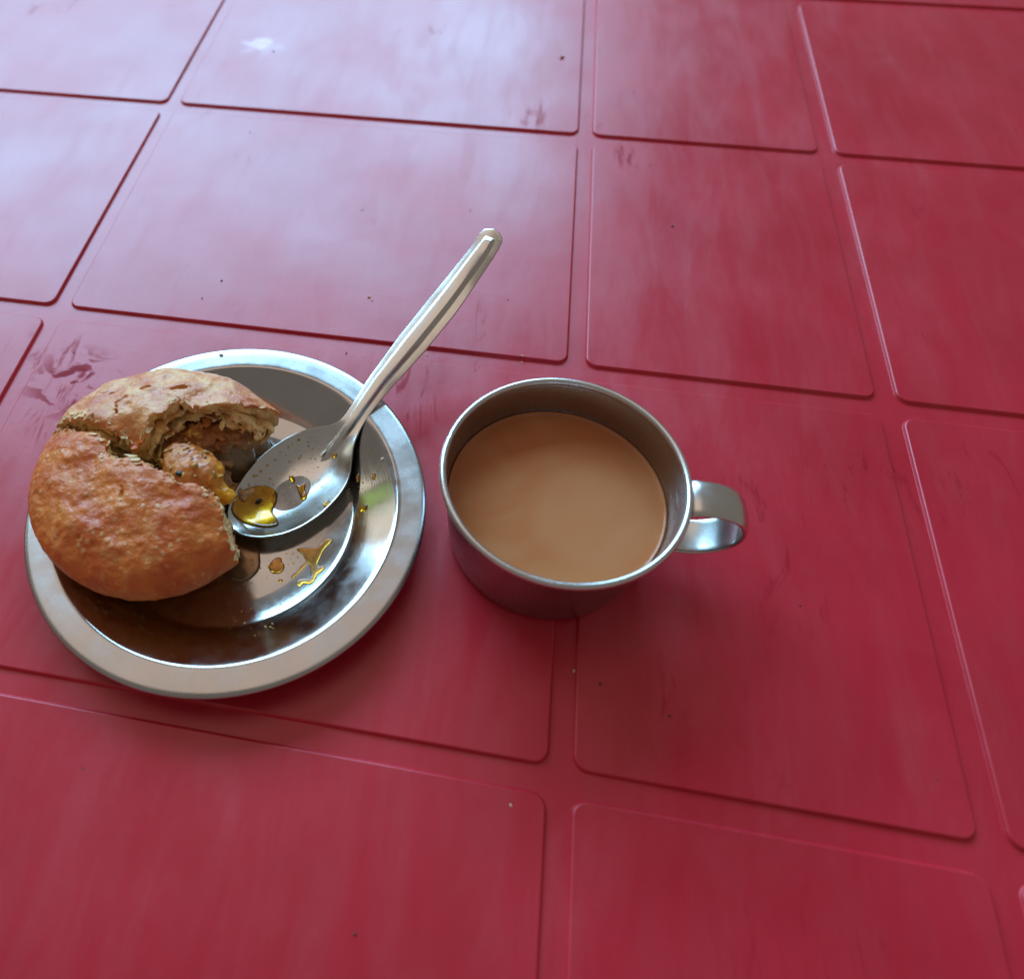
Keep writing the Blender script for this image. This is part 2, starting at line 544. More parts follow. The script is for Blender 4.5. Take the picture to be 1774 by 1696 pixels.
# ------------------------------------------------------------------ the torn pastry (signed distance field -> mesh)
def surface_nets(F, org, h):
    """vertices and quads of the zero level of F (negative inside)."""
    nx, ny, nz = F.shape
    ins = F < 0
    c = np.zeros((nx - 1, ny - 1, nz - 1), int)
    for dx in (0, 1):
        for dy in (0, 1):
            for dz in (0, 1):
                c += ins[dx:nx - 1 + dx, dy:ny - 1 + dy, dz:nz - 1 + dz]
    act = (c > 0) & (c < 8)
    idx = -np.ones(act.shape, int)
    ii = np.argwhere(act)
    idx[act] = np.arange(len(ii))
    acc = np.zeros((len(ii), 3))
    cnt = np.zeros(len(ii))
    corners = [(a, b, d) for a in (0, 1) for b in (0, 1) for d in (0, 1)]
    for a in corners:
        for ax in range(3):
            if a[ax] == 1:
                continue
            b = list(a)
            b[ax] = 1
            fa = F[ii[:, 0] + a[0], ii[:, 1] + a[1], ii[:, 2] + a[2]]
            fb = F[ii[:, 0] + b[0], ii[:, 1] + b[1], ii[:, 2] + b[2]]
            cr = (fa < 0) != (fb < 0)
            t = np.where(cr, fa / np.where(cr, fa - fb, 1), 0)
            P = np.array(a, float)[None, :].repeat(len(ii), 0)
            P[:, ax] += t
            acc[cr] += P[cr]
            cnt[cr] += 1
    V = (ii + acc / cnt[:, None]) * h + np.array(org)
    quads = []
    for ax in range(3):
        sl0 = [slice(1, -1)] * 3
        sl0[ax] = slice(0, -1)
        sl1 = list(sl0)
        sl1[ax] = slice(1, None)
        A, B = ins[tuple(sl0)], ins[tuple(sl1)]
        for flip in (False, True):
            e = np.argwhere((A & ~B) if not flip else (~A & B))
            if not len(e):
                continue
            off = np.array([1, 1, 1])
            off[ax] = 0
            e = e + off
            u, w = (ax + 1) % 3, (ax + 2) % 3
            q = []
            for du, dw in ((-1, -1), (0, -1), (0, 0), (-1, 0)):
                k = e.copy()
                k[:, u] += du
                k[:, w] += dw
                q.append(idx[k[:, 0], k[:, 1], k[:, 2]])
            q = np.stack(q, 1)
            if flip:
                q = q[:, ::-1]
            quads.append(q)
    return V, np.concatenate(quads)

def poly_sdf(x, y, P):
    P = np.array(P, float)
    d2 = np.full(x.shape, 1e9)
    inside = np.zeros(x.shape, bool)
    for k in range(len(P)):
        a, b = P[k - 1], P[k]
        e = b - a
        wx, wy = x - a[0], y - a[1]
        t = np.clip((wx * e[0] + wy * e[1]) / (e @ e), 0, 1)
        d2 = np.minimum(d2, (wx - e[0] * t) ** 2 + (wy - e[1] * t) ** 2)
        cond = (a[1] > y) != (b[1] > y)
        xc = a[0] + (y - a[1]) / (e[1] if abs(e[1]) > 1e-12 else 1e-12) * e[0]
        inside ^= cond & (x < xc)
    return np.where(inside, -1, 1) * np.sqrt(d2)

BX, BY, BR = 0.364, -0.407, 0.207
VOX = 0.0024
ORG = (BX - .235, BY - .235, 0.004)
gx = ORG[0] + VOX * np.arange(int(.47 / VOX))
gy = ORG[1] + VOX * np.arange(int(.47 / VOX))
gz = ORG[2] + VOX * np.arange(int(.170 / VOX))
X, Y = np.meshgrid(gx, gy, indexing='ij')
X3, Y3, Z3 = np.meshgrid(gx, gy, gz, indexing='ij')

def bread_fields():
    ang = np.arctan2(Y - BY, X - BX)
    # outline slightly uneven, surface gently dented
    rr = np.hypot(X - BX, Y - BY) / (BR * (1 + .012 * np.sin(3 * ang + .6) + .010 * np.sin(5 * ang + 2) + .05 * np.exp(-((ang - .74) / .16) ** 2)))
    dent = .0042 * fbm(X, Y, X * 0, 22, 3) + .0011 * fbm(X, Y, X * 0, 70, 2, 4.0)
    # the tongue of crust that hangs into the hole, and the sag of the front edge beside it
    sag = .030 * np.exp(-(((X - .318) / .040) ** 2 + ((Y + .386) / .030) ** 2)) * (Y > -.396)
    sag = sag + .010 * np.exp(-(((X - .20) / .06) ** 2 + ((Y + .375) / .018) ** 2)) * (Y < -.362)
    sag = sag + .012 * smoothstep(.40, .54, X) * (Y > -.35)
    zz = Z3 - .080 + (sag - dent)[:, :, None] * smoothstep(.05, .11, Z3)
    zz = zz + .0020 * fbm(X3, Y3, Z3, 40, 2, 9.0)
    hh = np.where(zz > 0, .076, .072)
    e = 2.25
    k = (rr[:, :, None] ** e + (np.abs(zz) / hh) ** e) ** (1 / e)
    gxx, gyy, gzz = np.gradient(k, VOX)
    g = np.sqrt(gxx ** 2 + gyy ** 2 + gzz ** 2)
    return (k - 1) / np.maximum(g, 3.5)

D0 = bread_fields()
D0 = D0 + .0009 * fbm(X3, Y3, Z3, 140, 3, 3.0)
plate_z = plate_top(np.hypot(X - PX, Y - PY)) + .0012
plate_z = np.where(np.hypot(X - PX, Y - PY) > PR + .002, 0.0, plate_z)
D0 = np.maximum(D0, plate_z[:, :, None] - Z3)

OPEN = [(.150, -.360), (.191, -.366), (.235, -.380), (.270, -.383), (.288, -.400), (.300, -.424), (.319, -.430), (.348, -.424), (.385, -.436), (.424, -.453),
        (.462, -.452), (.486, -.468), (.500, -.492), (.511, -.512), (.524, -.540), (.56, -.60), (.66, -.60), (.66, -.22), (.545, -.240), (.516, -.262), (.473, -.288), (.432, -.301),
        (.401, -.315), (.376, -.307), (.362, -.326), (.345, -.352), (.337, -.384), (.322, -.396), (.306, -.380), (.270, -.367), (.208, -.358), (.165, -.352)]
jag = .0050 * fbm(X3, Y3, Z3, 60, 3, 1.3) + .0042 * fbm(X3, Y3, Z3, 190, 2, 7.7)
DP = poly_sdf(X, Y, OPEN)[:, :, None] + jag
CHORD = smoothstep(.40, .47, X + .25 * (Y + .40))          # to the right of this the bottom is gone too
floor_cut = (.052 - .075 * CHORD)[:, :, None] + .006 * fbm(X3, Y3, Z3, 55, 2, 2.2)
HOLE = np.maximum(DP, floor_cut - Z3)
TH = (.020 + .010 * smoothstep(.42, .52, X))[:, :, None] + .006 * fbm(X3, Y3, Z3, 38, 2, 6.0) + .0035 * fbm(X3, Y3, Z3, 150, 2, 2.6)
INNER = D0 + TH
CAV = np.maximum(INNER, .040 - Z3 + .004 * fbm(X3, Y3, Z3, 60, 2, 8.0))          # the hollow under the shell
CAV = np.maximum(CAV, -(Y3 + .455) + jag)               # the front half stays full of filling
crustF = np.maximum(D0, -HOLE)
# short slits where the crust of the rear flap has split
for (ax_, ay_), (bx_, by_), wd in (((.300, -.292), (.322, -.283), .0022), ((.352, -.286), (.384, -.272), .0026), ((.250, -.300), (.262, -.294), .0016), ((.289, -.352), (.275, -.322), .0014), ((.275, -.322), (.290, -.305), .0012), ((.345, -.475), (.352, -.500), .0022), ((.300, -.555), (.312, -.561), .0014)):
    ex, ey = bx_ - ax_, by_ - ay_
    tt = np.clip(((X - ax_) * ex + (Y - ay_) * ey) / (ex * ex + ey * ey), 0, 1)
    dd_ = np.hypot(X - ax_ - ex * tt, Y - ay_ - ey * tt) - wd * (1.2 - np.abs(2 * tt - 1)) + .0022 * fbm(X, Y, X * 0, 260, 2, 1.0)
    crustF = np.maximum(crustF, -np.maximum(dd_[:, :, None], -(D0 + .0075)))
crustF = np.maximum(crustF, -CAV)
for ax in range(3):
    s0 = [slice(None)] * 3; s0[ax] = 0; crustF[tuple(s0)] = 1
    s0[ax] = -1; crustF[tuple(s0)] = 1

def sample(F, V):
    q = (V - np.array(ORG)) / VOX
    i = np.clip(np.floor(q).astype(int), 0, np.array(F.shape) - 2)
    f = q - i
    out = 0
    for a in (0, 1):
        for b in (0, 1):
            for c in (0, 1):
                w = (f[:, 0] if a else 1 - f[:, 0]) * (f[:, 1] if b else 1 - f[:, 1]) * (f[:, 2] if c else 1 - f[:, 2])
                out = out + w * F[i[:, 0] + a, i[:, 1] + b, i[:, 2] + c]
    return out

def drop_islands(V, Q):
    n = len(V)
    lab = np.arange(n)
    while True:
        m = lab[Q].min(1)
        new = lab.copy()
        for k in range(4):
            np.minimum.at(new, Q[:, k], m)
        new = new[new]
        if (new == lab).all():
            break
        lab = new
    u, c = np.unique(lab, return_counts=True)
    keep = np.isin(lab, u[c > 150])
    remap = -np.ones(n, int)
    remap[keep] = np.arange(keep.sum())
    Q = remap[Q[keep[Q].all(1)]]
    return V[keep], Q

PO = (BX, BY, FLOOR_Z)
pastry = empty('torn_pastry', PO)
tag(pastry, 'round golden fried pastry torn open to show its filling on the plate', 'pastry')

def net_obj(name, F, mat, attrs):
    V, Q = drop_islands(*surface_nets(F, ORG, VOX))
    # one light smoothing pass against voxel steps
    for _ in range(2):
        acc = np.zeros_like(V); cnt = np.zeros(len(V))
        for k in range(4):
            np.add.at(acc, Q[:, k], V[Q[:, (k + 1) % 4]]); np.add.at(cnt, Q[:, k], 1)
            np.add.at(acc, Q[:, k], V[Q[:, (k - 1) % 4]]); np.add.at(cnt, Q[:, k], 1)
        V = .55 * V + .45 * acc / cnt[:, None]
    me = bpy.data.meshes.new(name)
    me.vertices.add(len(V))
    me.vertices.foreach_set('co', ((V - np.array(PO)) * S).astype(np.float32).ravel())
    me.loops.add(Q.size)
    me.loops.foreach_set('vertex_index', Q.astype(np.int32).ravel())
    me.polygons.add(len(Q))
    me.polygons.foreach_set('loop_start', np.arange(0, Q.size, 4, dtype=np.int32))
    me.polygons.foreach_set('loop_total', np.full(len(Q), 4, np.int32))
    me.update(calc_edges=True)
    me.validate()
    me.polygons.foreach_set('use_smooth', [True] * len(me.polygons))
    me.materials.append(mat)
    for an, fn in attrs.items():
        a = me.attributes.new(an, 'FLOAT', 'POINT')
        a.data.foreach_set('value', fn(V).astype(np.float32))
    o = bpy.data.objects.new(name, me)
    link(o, pastry)
    return o

DR = D0
crust = net_obj('crust', crustF, M_CRUST, {
    'depth': lambda V: np.clip(-sample(DR, V) / .018, 0, 1),
    'pale': lambda V: smoothstep(-.40, -.33, V[:, 1]) * smoothstep(.085, .125, V[:, 2]),  # mask for the flap top's own paleness and its painted glare
})

def ell(cx, cy, cz, rx, ry, rz, rot=0.0, tilt=0.0):
    c, s = math.cos(rot), math.sin(rot)
    x, y, z = X3 - cx, Y3 - cy, Z3 - cz
    a, b = c * x + s * y, -s * x + c * y
    ct, st = math.cos(tilt), math.sin(tilt)
    a, z = ct * a + st * z, -st * a + ct * z
    k = np.sqrt((a / rx) ** 2 + (b / ry) ** 2 + (z / rz) ** 2)
    return (k - 1) * min(rx, ry, rz)

def smin(a, b, k=.008):
    h = np.clip(.5 + .5 * (b - a) / k, 0, 1)
    return b * (1 - h) + a * h - k * h * (1 - h)

nz1 = .0055 * fbm(X3, Y3, Z3, 42, 3, 12.0) + .0014 * fbm(X3, Y3, Z3, 180, 2, 5.0)
# orange filling lump that leans out of the front half
lump = ell(.418, -.412, .100, .052, .046, .031, math.radians(-38), math.radians(14))
lump = smin(lump, ell(.460, -.424, .080, .030, .017, .017, math.radians(-30), math.radians(24)), .012)
lump = smin(lump, ell(.392, -.388, .104, .028, .024, .022), .014)
lumpF = np.maximum(lump + nz1, plate_z[:, :, None] + .004 - Z3)
# filling heaped on the bottom of the hollow, rising into a lobe along the rear wall
heap = np.maximum(D0 + .012, Z3 - (.050 + .012 * fbm(X, Y, X * 0, 30, 3, 3.3) - .026 * CHORD - .034 * np.exp(-((X - .315) / .034) ** 2 - ((Y + .405) / .026) ** 2))[:, :, None])
heap = np.maximum(heap, (X3 - .500))
lobe = smin(ell(.385, -.322, .060, .072, .034, .036, math.radians(12)), ell(.452, -.302, .050, .050, .028, .032, math.radians(30)), .012)
lobe = smin(lobe, ell(.345, -.332, .052, .036, .028, .034), .012)
heap = smin(heap, np.maximum(lobe + .006 * fbm(X3, Y3, Z3, 60, 3, 4.4) + .0028 * np.sin((Z3 + .012 * fbm(X3, Y3, Z3, 40, 2, 6.6)) * 420), D0 + .014), .008)
# the loose inner layer along the rear wall
layer = np.abs(D0 + .036 + .010 * fbm(X3, Y3, Z3, 24, 2, 15.0)) - .0055
layer = np.maximum(layer, -(Y3 + .352) + jag)
layer = np.maximum(layer, Z3 - .100 + .16 * np.maximum(X3 - .42, 0) + 2 * jag)
layer = np.maximum(layer, X3 - .455 + 2 * jag)
# ragged inner skins of the crust, standing out a little below the torn edge
skin = np.abs(D0 + .027 + .007 * fbm(X3, Y3, Z3, 30, 2, 21.0)) - .0036
gap = (.030 * np.exp(-((X - .405) / .034) ** 2) + .045 * np.exp(-((X - .305) / .030) ** 2 - ((Y + .395) / .024) ** 2))[:, :, None]           # the dark gap under the middle of the flap
skin = np.maximum(skin, -(DP + .017 - gap + 1.3 * jag))
skin2 = np.abs(D0 + .043 + .009 * fbm(X3, Y3, Z3, 26, 2, 31.0)) - .0034
skin2 = np.maximum(skin2, -(DP + .026 - gap + 1.5 * jag))
skin = np.minimum(skin, skin2)
skin = np.maximum(skin, -(Y3 + .385) + jag)
skin = np.maximum(skin, .050 - Z3)
skin = np.maximum(skin, -DP - .30)
for F in (lumpF, heap, layer, skin):
    for ax in range(3):
        s0 = [slice(None)] * 3; s0[ax] = 0; F[tuple(s0)] = 1
        s0[ax] = -1; F[tuple(s0)] = 1
heapF = heap + .35 * nz1
net_obj('filling', np.minimum(heapF, layer), M_FILL, {
    'tone': lambda V: np.clip(.08 + 6.0 * np.maximum(V[:, 2] - .045, 0), 0, .40)})
net_obj('inner_skin', skin, M_CRUST, {
    'depth': lambda V: np.clip(.55 + .45 * smoothstep(.05, .10, V[:, 2]), 0, 1), 'pale': lambda V: V[:, 0] * 0})
lumpo = net_obj('filling_lump', lumpF, M_FILL, {
    'tone': lambda V: np.clip(.46 + .5 * smoothstep(.440, .478, V[:, 0]) , 0, 1)})
lumpo['label'] = 'orange lump of filling ending in a yellow tip'

# a soft translucent vegetable slice against the rear wall
def onion_piece():
    pts = spline([(.415, -.335, .074), (.440, -.338, .076), (.466, -.325, .070), (.484, -.314, .058)], 18)
    n = 12
    verts, faces = [], []
    for side in (0, 1):
        for i, p in enumerate(pts):
            t = i / 17
            for j in range(n):
                q = j / (n - 1) - .5
                w = .066 * math.sin(math.pi * (.12 + .76 * t)) ** .6
                y = p[1] - q * w * .75
                z = p[2] - .030 + q * q * -.028 - (q * w) * .62 + .03 * (1 - (2 * q) ** 2) * .5 + (.0 if side else -.006)
                verts.append((p[0] + q * .010, y, max(z, FLOOR_Z + .001)))
    A = len(pts) * n
    for i in range(len(pts) - 1):
        for j in range(n - 1):
            a = i * n + j
            faces.append((a + A, a + n + A, a + n + 1 + A, a + 1 + A))
            faces.append((a, a + 1, a + n + 1, a + n))
    for i in range(len(pts) - 1):
        for j in (0, n - 1):
            a = i * n + j
            faces.append((a, a + n, a + n + A, a + A) if j == 0 else (a + n, a, a + A, a + n + A))
    for j in range(n - 1):
        a = j
        faces.append((a + 1, a, a + A, a + 1 + A))
        a = (len(pts) - 1) * n + j
        faces.append((a, a + 1, a + 1 + A, a + A))
    return [(x - PO[0], y - PO[1], z - PO[2]) for x, y, z in verts], faces
ov, of = onion_piece()
mesh_obj('vegetable_slice', ov, of, M_ONION, pastry)

# a seed stuck in the filling and flakes on the crust and along the tear
crust_tree = BVHTree.FromPolygons([tuple(v.co / S + Vector(PO)) for v in crust.data.vertices], [tuple(p.vertices) for p in crust.data.polygons])
lump_tree = BVHTree.FromPolygons([tuple(v.co / S + Vector(PO)) for v in lumpo.data.vertices], [tuple(p.vertices) for p in lumpo.data.polygons])

def pebble(c, r, seed, sq=(1, 1, 1), rot=0):
    rnd = random.Random(seed)
    bm = bmesh.new()
    bmesh.ops.create_icosphere(bm, subdivisions=2, radius=1)
    mt = Euler((rnd.uniform(-.5, .5), rnd.uniform(-.5, .5), rot)).to_matrix()
    vs = []
    for v in bm.verts:
        p = v.co.copy()
        k = 1 + .18 * math.sin(5 * p.x + seed) * math.cos(4 * p.y + seed * 2)
        p = mt @ Vector((p.x * sq[0] * k, p.y * sq[1] * k, p.z * sq[2] * k))
        vs.append((c[0] + p.x * r, c[1] + p.y * r, c[2] + p.z * r))
    fs = [tuple(v.index for v in f.verts) for f in bm.faces]
    bm.free()
    return vs, fs

hit = lump_tree.ray_cast(Vector((.412, -.428, 1)), Vector((0, 0, -1)))
if hit[0] is not None:
    v, f = pebble(hit[0], .0062, 3, (1.2, .8, .7))
    mesh_obj('seed', [(a - PO[0], b - PO[1], c - PO[2]) for a, b, c in v], f, M_SEED, pastry)

rnd = random.Random(5)
flv, flf = [], []
def flake(c, nrm, r, seed, along=None):
    rn = random.Random(seed)
    t = nrm.orthogonal().normalized()
    if along is not None and (along - nrm * along.dot(nrm)).length > 1e-4:
        t = (along - nrm * along.dot(nrm)).normalized()
    b = nrm.cross(t)
    m = 8
    base = len(flv)
    rr = [r * rn.uniform(.55, 1.35) for _ in range(m)]
    tilt, curl_ = rn.uniform(-.25, .35), rn.uniform(0, .4)
    for s in (0, 1):
        for k in range(m):
            a = 2 * math.pi * k / m
            u, w = math.cos(a) * rr[k] * 1.5, math.sin(a) * rr[k] * .6
            lift = w * tilt + abs(u) * curl_ * .4
            p = c + t * u + b * w + nrm * (lift + (.0009 if s else -.0006))
            flv.append(tuple(p - Vector(PO)))
    flf.append(tuple(base + m + k for k in range(m)))
    flf.append(tuple(base + m - 1 - k for k in range(m)))
    for k in range(m):
        k2 = (k + 1) % m
        flf.append((base + k, base + k2, base + m + k2, base + m + k))
NPED = len(OPEN)
cnt = 0
for i in range(700):
    k = rnd.randrange(NPED)
    a, b = OPEN[k - 1], OPEN[k]
    t = rnd.random()
    x = a[0] + (b[0] - a[0]) * t + rnd.gauss(0, .0045)
    y = a[1] + (b[1] - a[1]) * t + rnd.gauss(0, .0045)
    if math.hypot(x - BX, y - BY) > BR * .97:
        continue
    h = crust_tree.ray_cast(Vector((x, y, 1)), Vector((0, 0, -1)))
    if h[0] is None or h[0].z < .03:
        continue
    flake(h[0], (h[1] + Vector((rnd.gauss(0, .4), rnd.gauss(0, .4), .2))).normalized(), rnd.choice((.0012, .0018, .0026, .0040, .0058)), i, Vector((b[0] - a[0], b[1] - a[1], 0)))
    cnt += 1
    if cnt > 150:
        break
# loose crumbs where the crack meets the left side
for i in range(45):
    x = rnd.gauss(.215, .022); y = rnd.gauss(-.361, .009)
    h = crust_tree.ray_cast(Vector((x, y, 1)), Vector((0, 0, -1)))
    if h[0] is not None:
        flake(h[0], Vector((rnd.gauss(0, .5), rnd.gauss(0, .5), 1)).normalized(), rnd.uniform(.0016, .0045), 900 + i)
# bits of filling and spice
bits_v, bits_f = [], []
fill_objs = [c for c in pastry.children if c.name.split('.')[0] in ('filling', 'filling_lump', 'inner_skin')]
fv, fp = [], []
for o_ in fill_objs:
    of_ = len(fv)
    fv += [tuple(v.co / S + Vector(PO)) for v in o_.data.vertices]
    fp += [tuple(of_ + k for k in p.vertices) for p in o_.data.polygons]
fill_tree = BVHTree.FromPolygons(fv, fp)
for i in range(90):
    x, y = rnd.uniform(.30, .47), rnd.uniform(-.43, -.29)
    h = fill_tree.ray_cast(Vector((x, y, .16)), Vector((0, 0, -1)))
    if h[0] is None or poly_sdf(np.array([x]), np.array([y]), OPEN)[0] > 0:
        continue
    v, f = pebble(h[0], rnd.choice((.0016, .0024, .0034, .0050)), 300 + i, (1.3, .8, .6), rnd.uniform(0, 3))
    of_ = len(bits_v)
    bits_v += [(a - PO[0], b - PO[1], c - PO[2]) for a, b, c in v]
    bits_f += [tuple(of_ + k for k in q) for q in f]
bt = mesh_obj('filling_bits', bits_v, bits_f, mat_simple('spiced_bits', (0.34, 0.12, 0.02), (0.72, 0.36, 0.06), 160, .45), pastry)
bt['kind'] = 'stuff'
fl = mesh_obj('flakes', flv, flf, mat_simple('pastry_flake', (0.60, 0.31, 0.10), (0.80, 0.57, 0.28), 300, .6), pastry, smooth=False)
fl['kind'] = 'stuff'

# ------------------------------------------------------------------ the spoon
SP = [(0.4881, -0.4611, 0.0400), (0.5340, -0.4000, 0.0345), (0.5690, -0.3435, 0.0340), (0.5990, -0.2930, 0.0365), (0.6294, -0.2491, 0.0470), (0.6506, -0.2046, 0.0615), (0.6699, -0.1642, 0.0735), (0.6898, -0.1315, 0.0860), (0.7106, -0.0974, 0.0990), (0.7559, -0.0251, 0.1290), (0.7864, 0.0273, 0.1510), (0.8161, 0.0732, 0.1800), (0.8310, 0.1040, 0.1990)]
AX = spline(SP, 400)
seg = np.linalg.norm(np.diff(AX, axis=0), axis=1)
arc = np.concatenate([[0], np.cumsum(seg)])
LEN = arc[-1]
NS, NQ = 190, 45
sv = np.concatenate([np.linspace(0, .02, 14), np.linspace(.02, LEN - .02, NS - 28)[1:-1], np.linspace(LEN - .02, LEN, 16)])
NS = len(sv)
ctr = np.stack([np.interp(sv, arc, AX[:, k]) for k in range(3)], 1)
tan = np.gradient(ctr, axis=0)
tan /= np.linalg.norm(tan, axis=1)[:, None]
lat = np.cross(tan, np.array([0, 0, 1.0]))
lat /= np.linalg.norm(lat, axis=1)[:, None]
up = np.cross(lat, tan)
BL = .262                                              # length of the bowl
ws = np.array([0, .004, .012, .025, .050, .080, .115, .150, .180, .205, .225, .243, .262, .285, .32, .37, .45, .53, .60, LEN - .014, LEN - .006, LEN - .002, LEN])
wv = np.array([.001, .017, .029, .0415, .0575, .0685, .0750, .0745, .0690, .0580, .0435, .0280, .0195, .0172, .0190, .0228, .0278, .0280, .0252, .0212, .0172, .0114, .001])
half = np.interp(sv, ws, wv)
kern = np.ones(5) / 5
hs = np.convolve(np.pad(half, 2, mode='edge'), kern, mode='valid')
half = np.where((sv > .03) & (sv < LEN - .02), hs, half)
depth = .0300 * np.interp(sv, [0, .02, .06, .11, .16, .20, .235, .265, LEN], [0, .30, .80, 1.0, .88, .58, .22, 0, 0])
depth = np.convolve(np.pad(depth, 4, mode='edge'), np.ones(9) / 9, mode='valid')
ribw = np.interp(sv, [0, .196, .202, .215, .26, .32, .45, LEN - .05, LEN - .028, LEN - .020, LEN], [0, 0, .0040, .0062, .0076, .0096, .0140, .0122, .0100, .0090, .008])
ribh = np.interp(sv, [0, .194, .204, .26, .45, LEN - .05, LEN - .024, LEN - .016, LEN], [0, 0, .0045, .0066, .0078, .0074, .0062, 0, 0])
qs = np.sin(np.linspace(-1, 1, NQ) * math.pi / 2)
qs = .6 * qs + .4 * np.linspace(-1, 1, NQ)
W = half[:, None] * qs[None, :]
prof = -depth[:, None] * (1 - np.abs(qs[None, :]) ** 2.1)
rw = np.maximum(ribw[:, None], 1e-5)
rib = ribh[:, None] * (1 - smoothstep(.72, 1.08, np.abs(W) / rw)) * (1 - .10 * np.clip(np.abs(W) / rw, 0, 1) ** 2)
curl = -.0022 * smoothstep(.262, .33, sv)[:, None] * np.abs(qs[None, :]) ** 2.2          # handle flanges fall away
Z = prof + rib + curl
TOP = ctr[:, None, :] + lat[:, None, :] * W[:, :, None] + up[:, None, :] * Z[:, :, None]
du = np.gradient(TOP, axis=0)
dv = np.gradient(TOP, axis=1)
NRM = np.cross(dv, du)
NRM /= np.maximum(np.linalg.norm(NRM, axis=2), 1e-12)[:, :, None]
if NRM[60, NQ // 2, 2] < 0:
    NRM = -NRM
TH_S = .0042
BOT = TOP - NRM * TH_S
EDGEL = (TOP + BOT) / 2

def spoon_part(name, i0, i1, parent, cap0, cap1, origin):
    rows = []
    for i in range(i0, i1 + 1):
        e0 = EDGEL[i, 0] - lat[i] * .0016
        e1 = EDGEL[i, -1] + lat[i] * .0016
        rows.append(np.concatenate([TOP[i], e1[None], BOT[i][::-1], e0[None]]))
    n = len(rows[0])
    V = np.concatenate(rows)
    faces = []
    for r in range(len(rows) - 1):
        for k in range(n):
            k2 = (k + 1) % n
            faces.append((r * n + k, r * n + k2, (r + 1) * n + k2, (r + 1) * n + k))
    if cap0:
        faces.append(tuple(reversed(range(n))))
    if cap1:
        faces.append(tuple(range((len(rows) - 1) * n, len(rows) * n)))
    nr = []
    for i in range(i0, i1 + 1):
        nr.append(np.concatenate([NRM[i], lat[i][None], -NRM[i][::-1], -lat[i][None]]))
    nr = np.concatenate(nr)
    V = V - np.array(origin)
    o = mesh_obj(name, [tuple(v) for v in V], faces, M_SPOON, parent)
    me = o.data
    mid = me.polygons[(len(rows) // 2) * n + NQ // 2]
    if mid.normal.dot(Vector(NRM[(i0 + i1) // 2, NQ // 2])) < 0:
        me.flip_normals()
    me.normals_split_custom_set_from_vertices([tuple(v) for v in nr])
    return o

SO = (.556, -.360, FLOOR_Z)
spoon = empty('spoon', SO)
tag(spoon, 'stainless steel spoon with a ridged handle resting across the plate rim, oil in its bowl', 'spoon')
ib = int(np.searchsorted(sv, BL + .01))
spoon_part('bowl', 0, ib, spoon, True, False, SO)
spoon_part('handle', ib, NS - 1, spoon, False, True, SO)

# ------------------------------------------------------------------ the mug and the tea
MX, MY, MR, MH = 0.9717, -0.3727, 0.1735, 0.185
mug = empty('steel_mug', (MX, MY, 0))
tag(mug, 'small stainless steel mug with rolled rim and strap handle standing right of the plate', 'mug')
body_prof = [(0.0, 0.0060), (0.118, 0.0060), (0.128, 0.0035), (0.134, 0.0010), (0.1375, 0.0), (0.1415, 0.0015), (0.1455, 0.0060), (0.1485, 0.0140), (0.1510, 0.0300),
             (0.1545, 0.0600), (0.1590, 0.1000), (0.1640, 0.1450), (0.1672, 0.1730), (0.1690, 0.1800), (0.1668, 0.1815), (0.1645, 0.1740), (0.1620, 0.1450), (0.1568, 0.1000),
             (0.1523, 0.0600), (0.1486, 0.0300), (0.1462, 0.0170), (0.1420, 0.0110), (0.134, 0.0085), (0.0, 0.0085)]
bv, bf = lathe(body_prof, 0, 0, 160)
mesh_obj('body', bv, [tuple(f) for f in bf], M_MUG, mug)
# rolled lip: a tube with one small seam
lv, lf = [], []
n, mm = 200, 14
for k in range(n):
    a = 2 * math.pi * k / n
    seam = .0012 * math.exp(-((((a - math.radians(166) + math.pi) % (2 * math.pi)) - math.pi) / .012) ** 2)
    rr_, rz_ = .0052 - seam, .0062 - seam
    for j in range(mm):
        b = 2 * math.pi * j / mm
        r = .1688 + rr_ * math.cos(b)
        lv.append((r * math.cos(a), r * math.sin(a), .1795 + rz_ * math.sin(b)))
for k in range(n):
    for j in range(mm):
        k2, j2 = (k + 1) % n, (j + 1) % mm
        lf.append((k * mm + j, k2 * mm + j, k2 * mm + j2, k * mm + j2))
mesh_obj('rim', lv, lf, M_MUGLIP, mug)
# strap handle
hp = spline([(.1635, .150), (.176, .1665), (.196, .1705), (.222, .168), (.247, .155), (.262, .131), (.263, .104), (.250, .080), (.226, .0625), (.200, .056), (.178, .0590), (.1580, .0700)], 70)
hv, hf = [], []
cs = []
for j in range(20):
    b = 2 * math.pi * j / 20
    c, s = math.cos(b), math.sin(b)
    cs.append((math.copysign(abs(c) ** .35, c), math.copysign(abs(s) ** .8, s)))
for i in range(70):
    a = hp[max(i - 1, 0)]; b = hp[min(i + 1, 69)]
    t = (b - a) / np.linalg.norm(b - a)
    nn = np.array([-t[1], t[0]])
    u = i / 69
    hw = .0285 + .004 * math.cos(u * math.pi) * 0 + .003 * (abs(2 * u - 1) ** 3)
    th = .0038
    for cx_, sx_ in cs:
        bend = -.0035 * (cx_ ** 2)
        p = hp[i] + nn * (sx_ * th + bend)
        hv.append((p[0], cx_ * hw, p[1]))
for i in range(69):
    for j in range(20):
        j2 = (j + 1) % 20
        hf.append((i * 20 + j, i * 20 + j2, (i + 1) * 20 + j2, (i + 1) * 20 + j))
hf.append(tuple(reversed(range(20))))
hf.append(tuple(range(69 * 20, 70 * 20)))
ho = mesh_obj('handle', hv, hf, M_SPOON, mug)
bm = bmesh.new(); bm.from_mesh(ho.data); bmesh.ops.recalc_face_normals(bm, faces=bm.faces); bm.to_mesh(ho.data); bm.free()

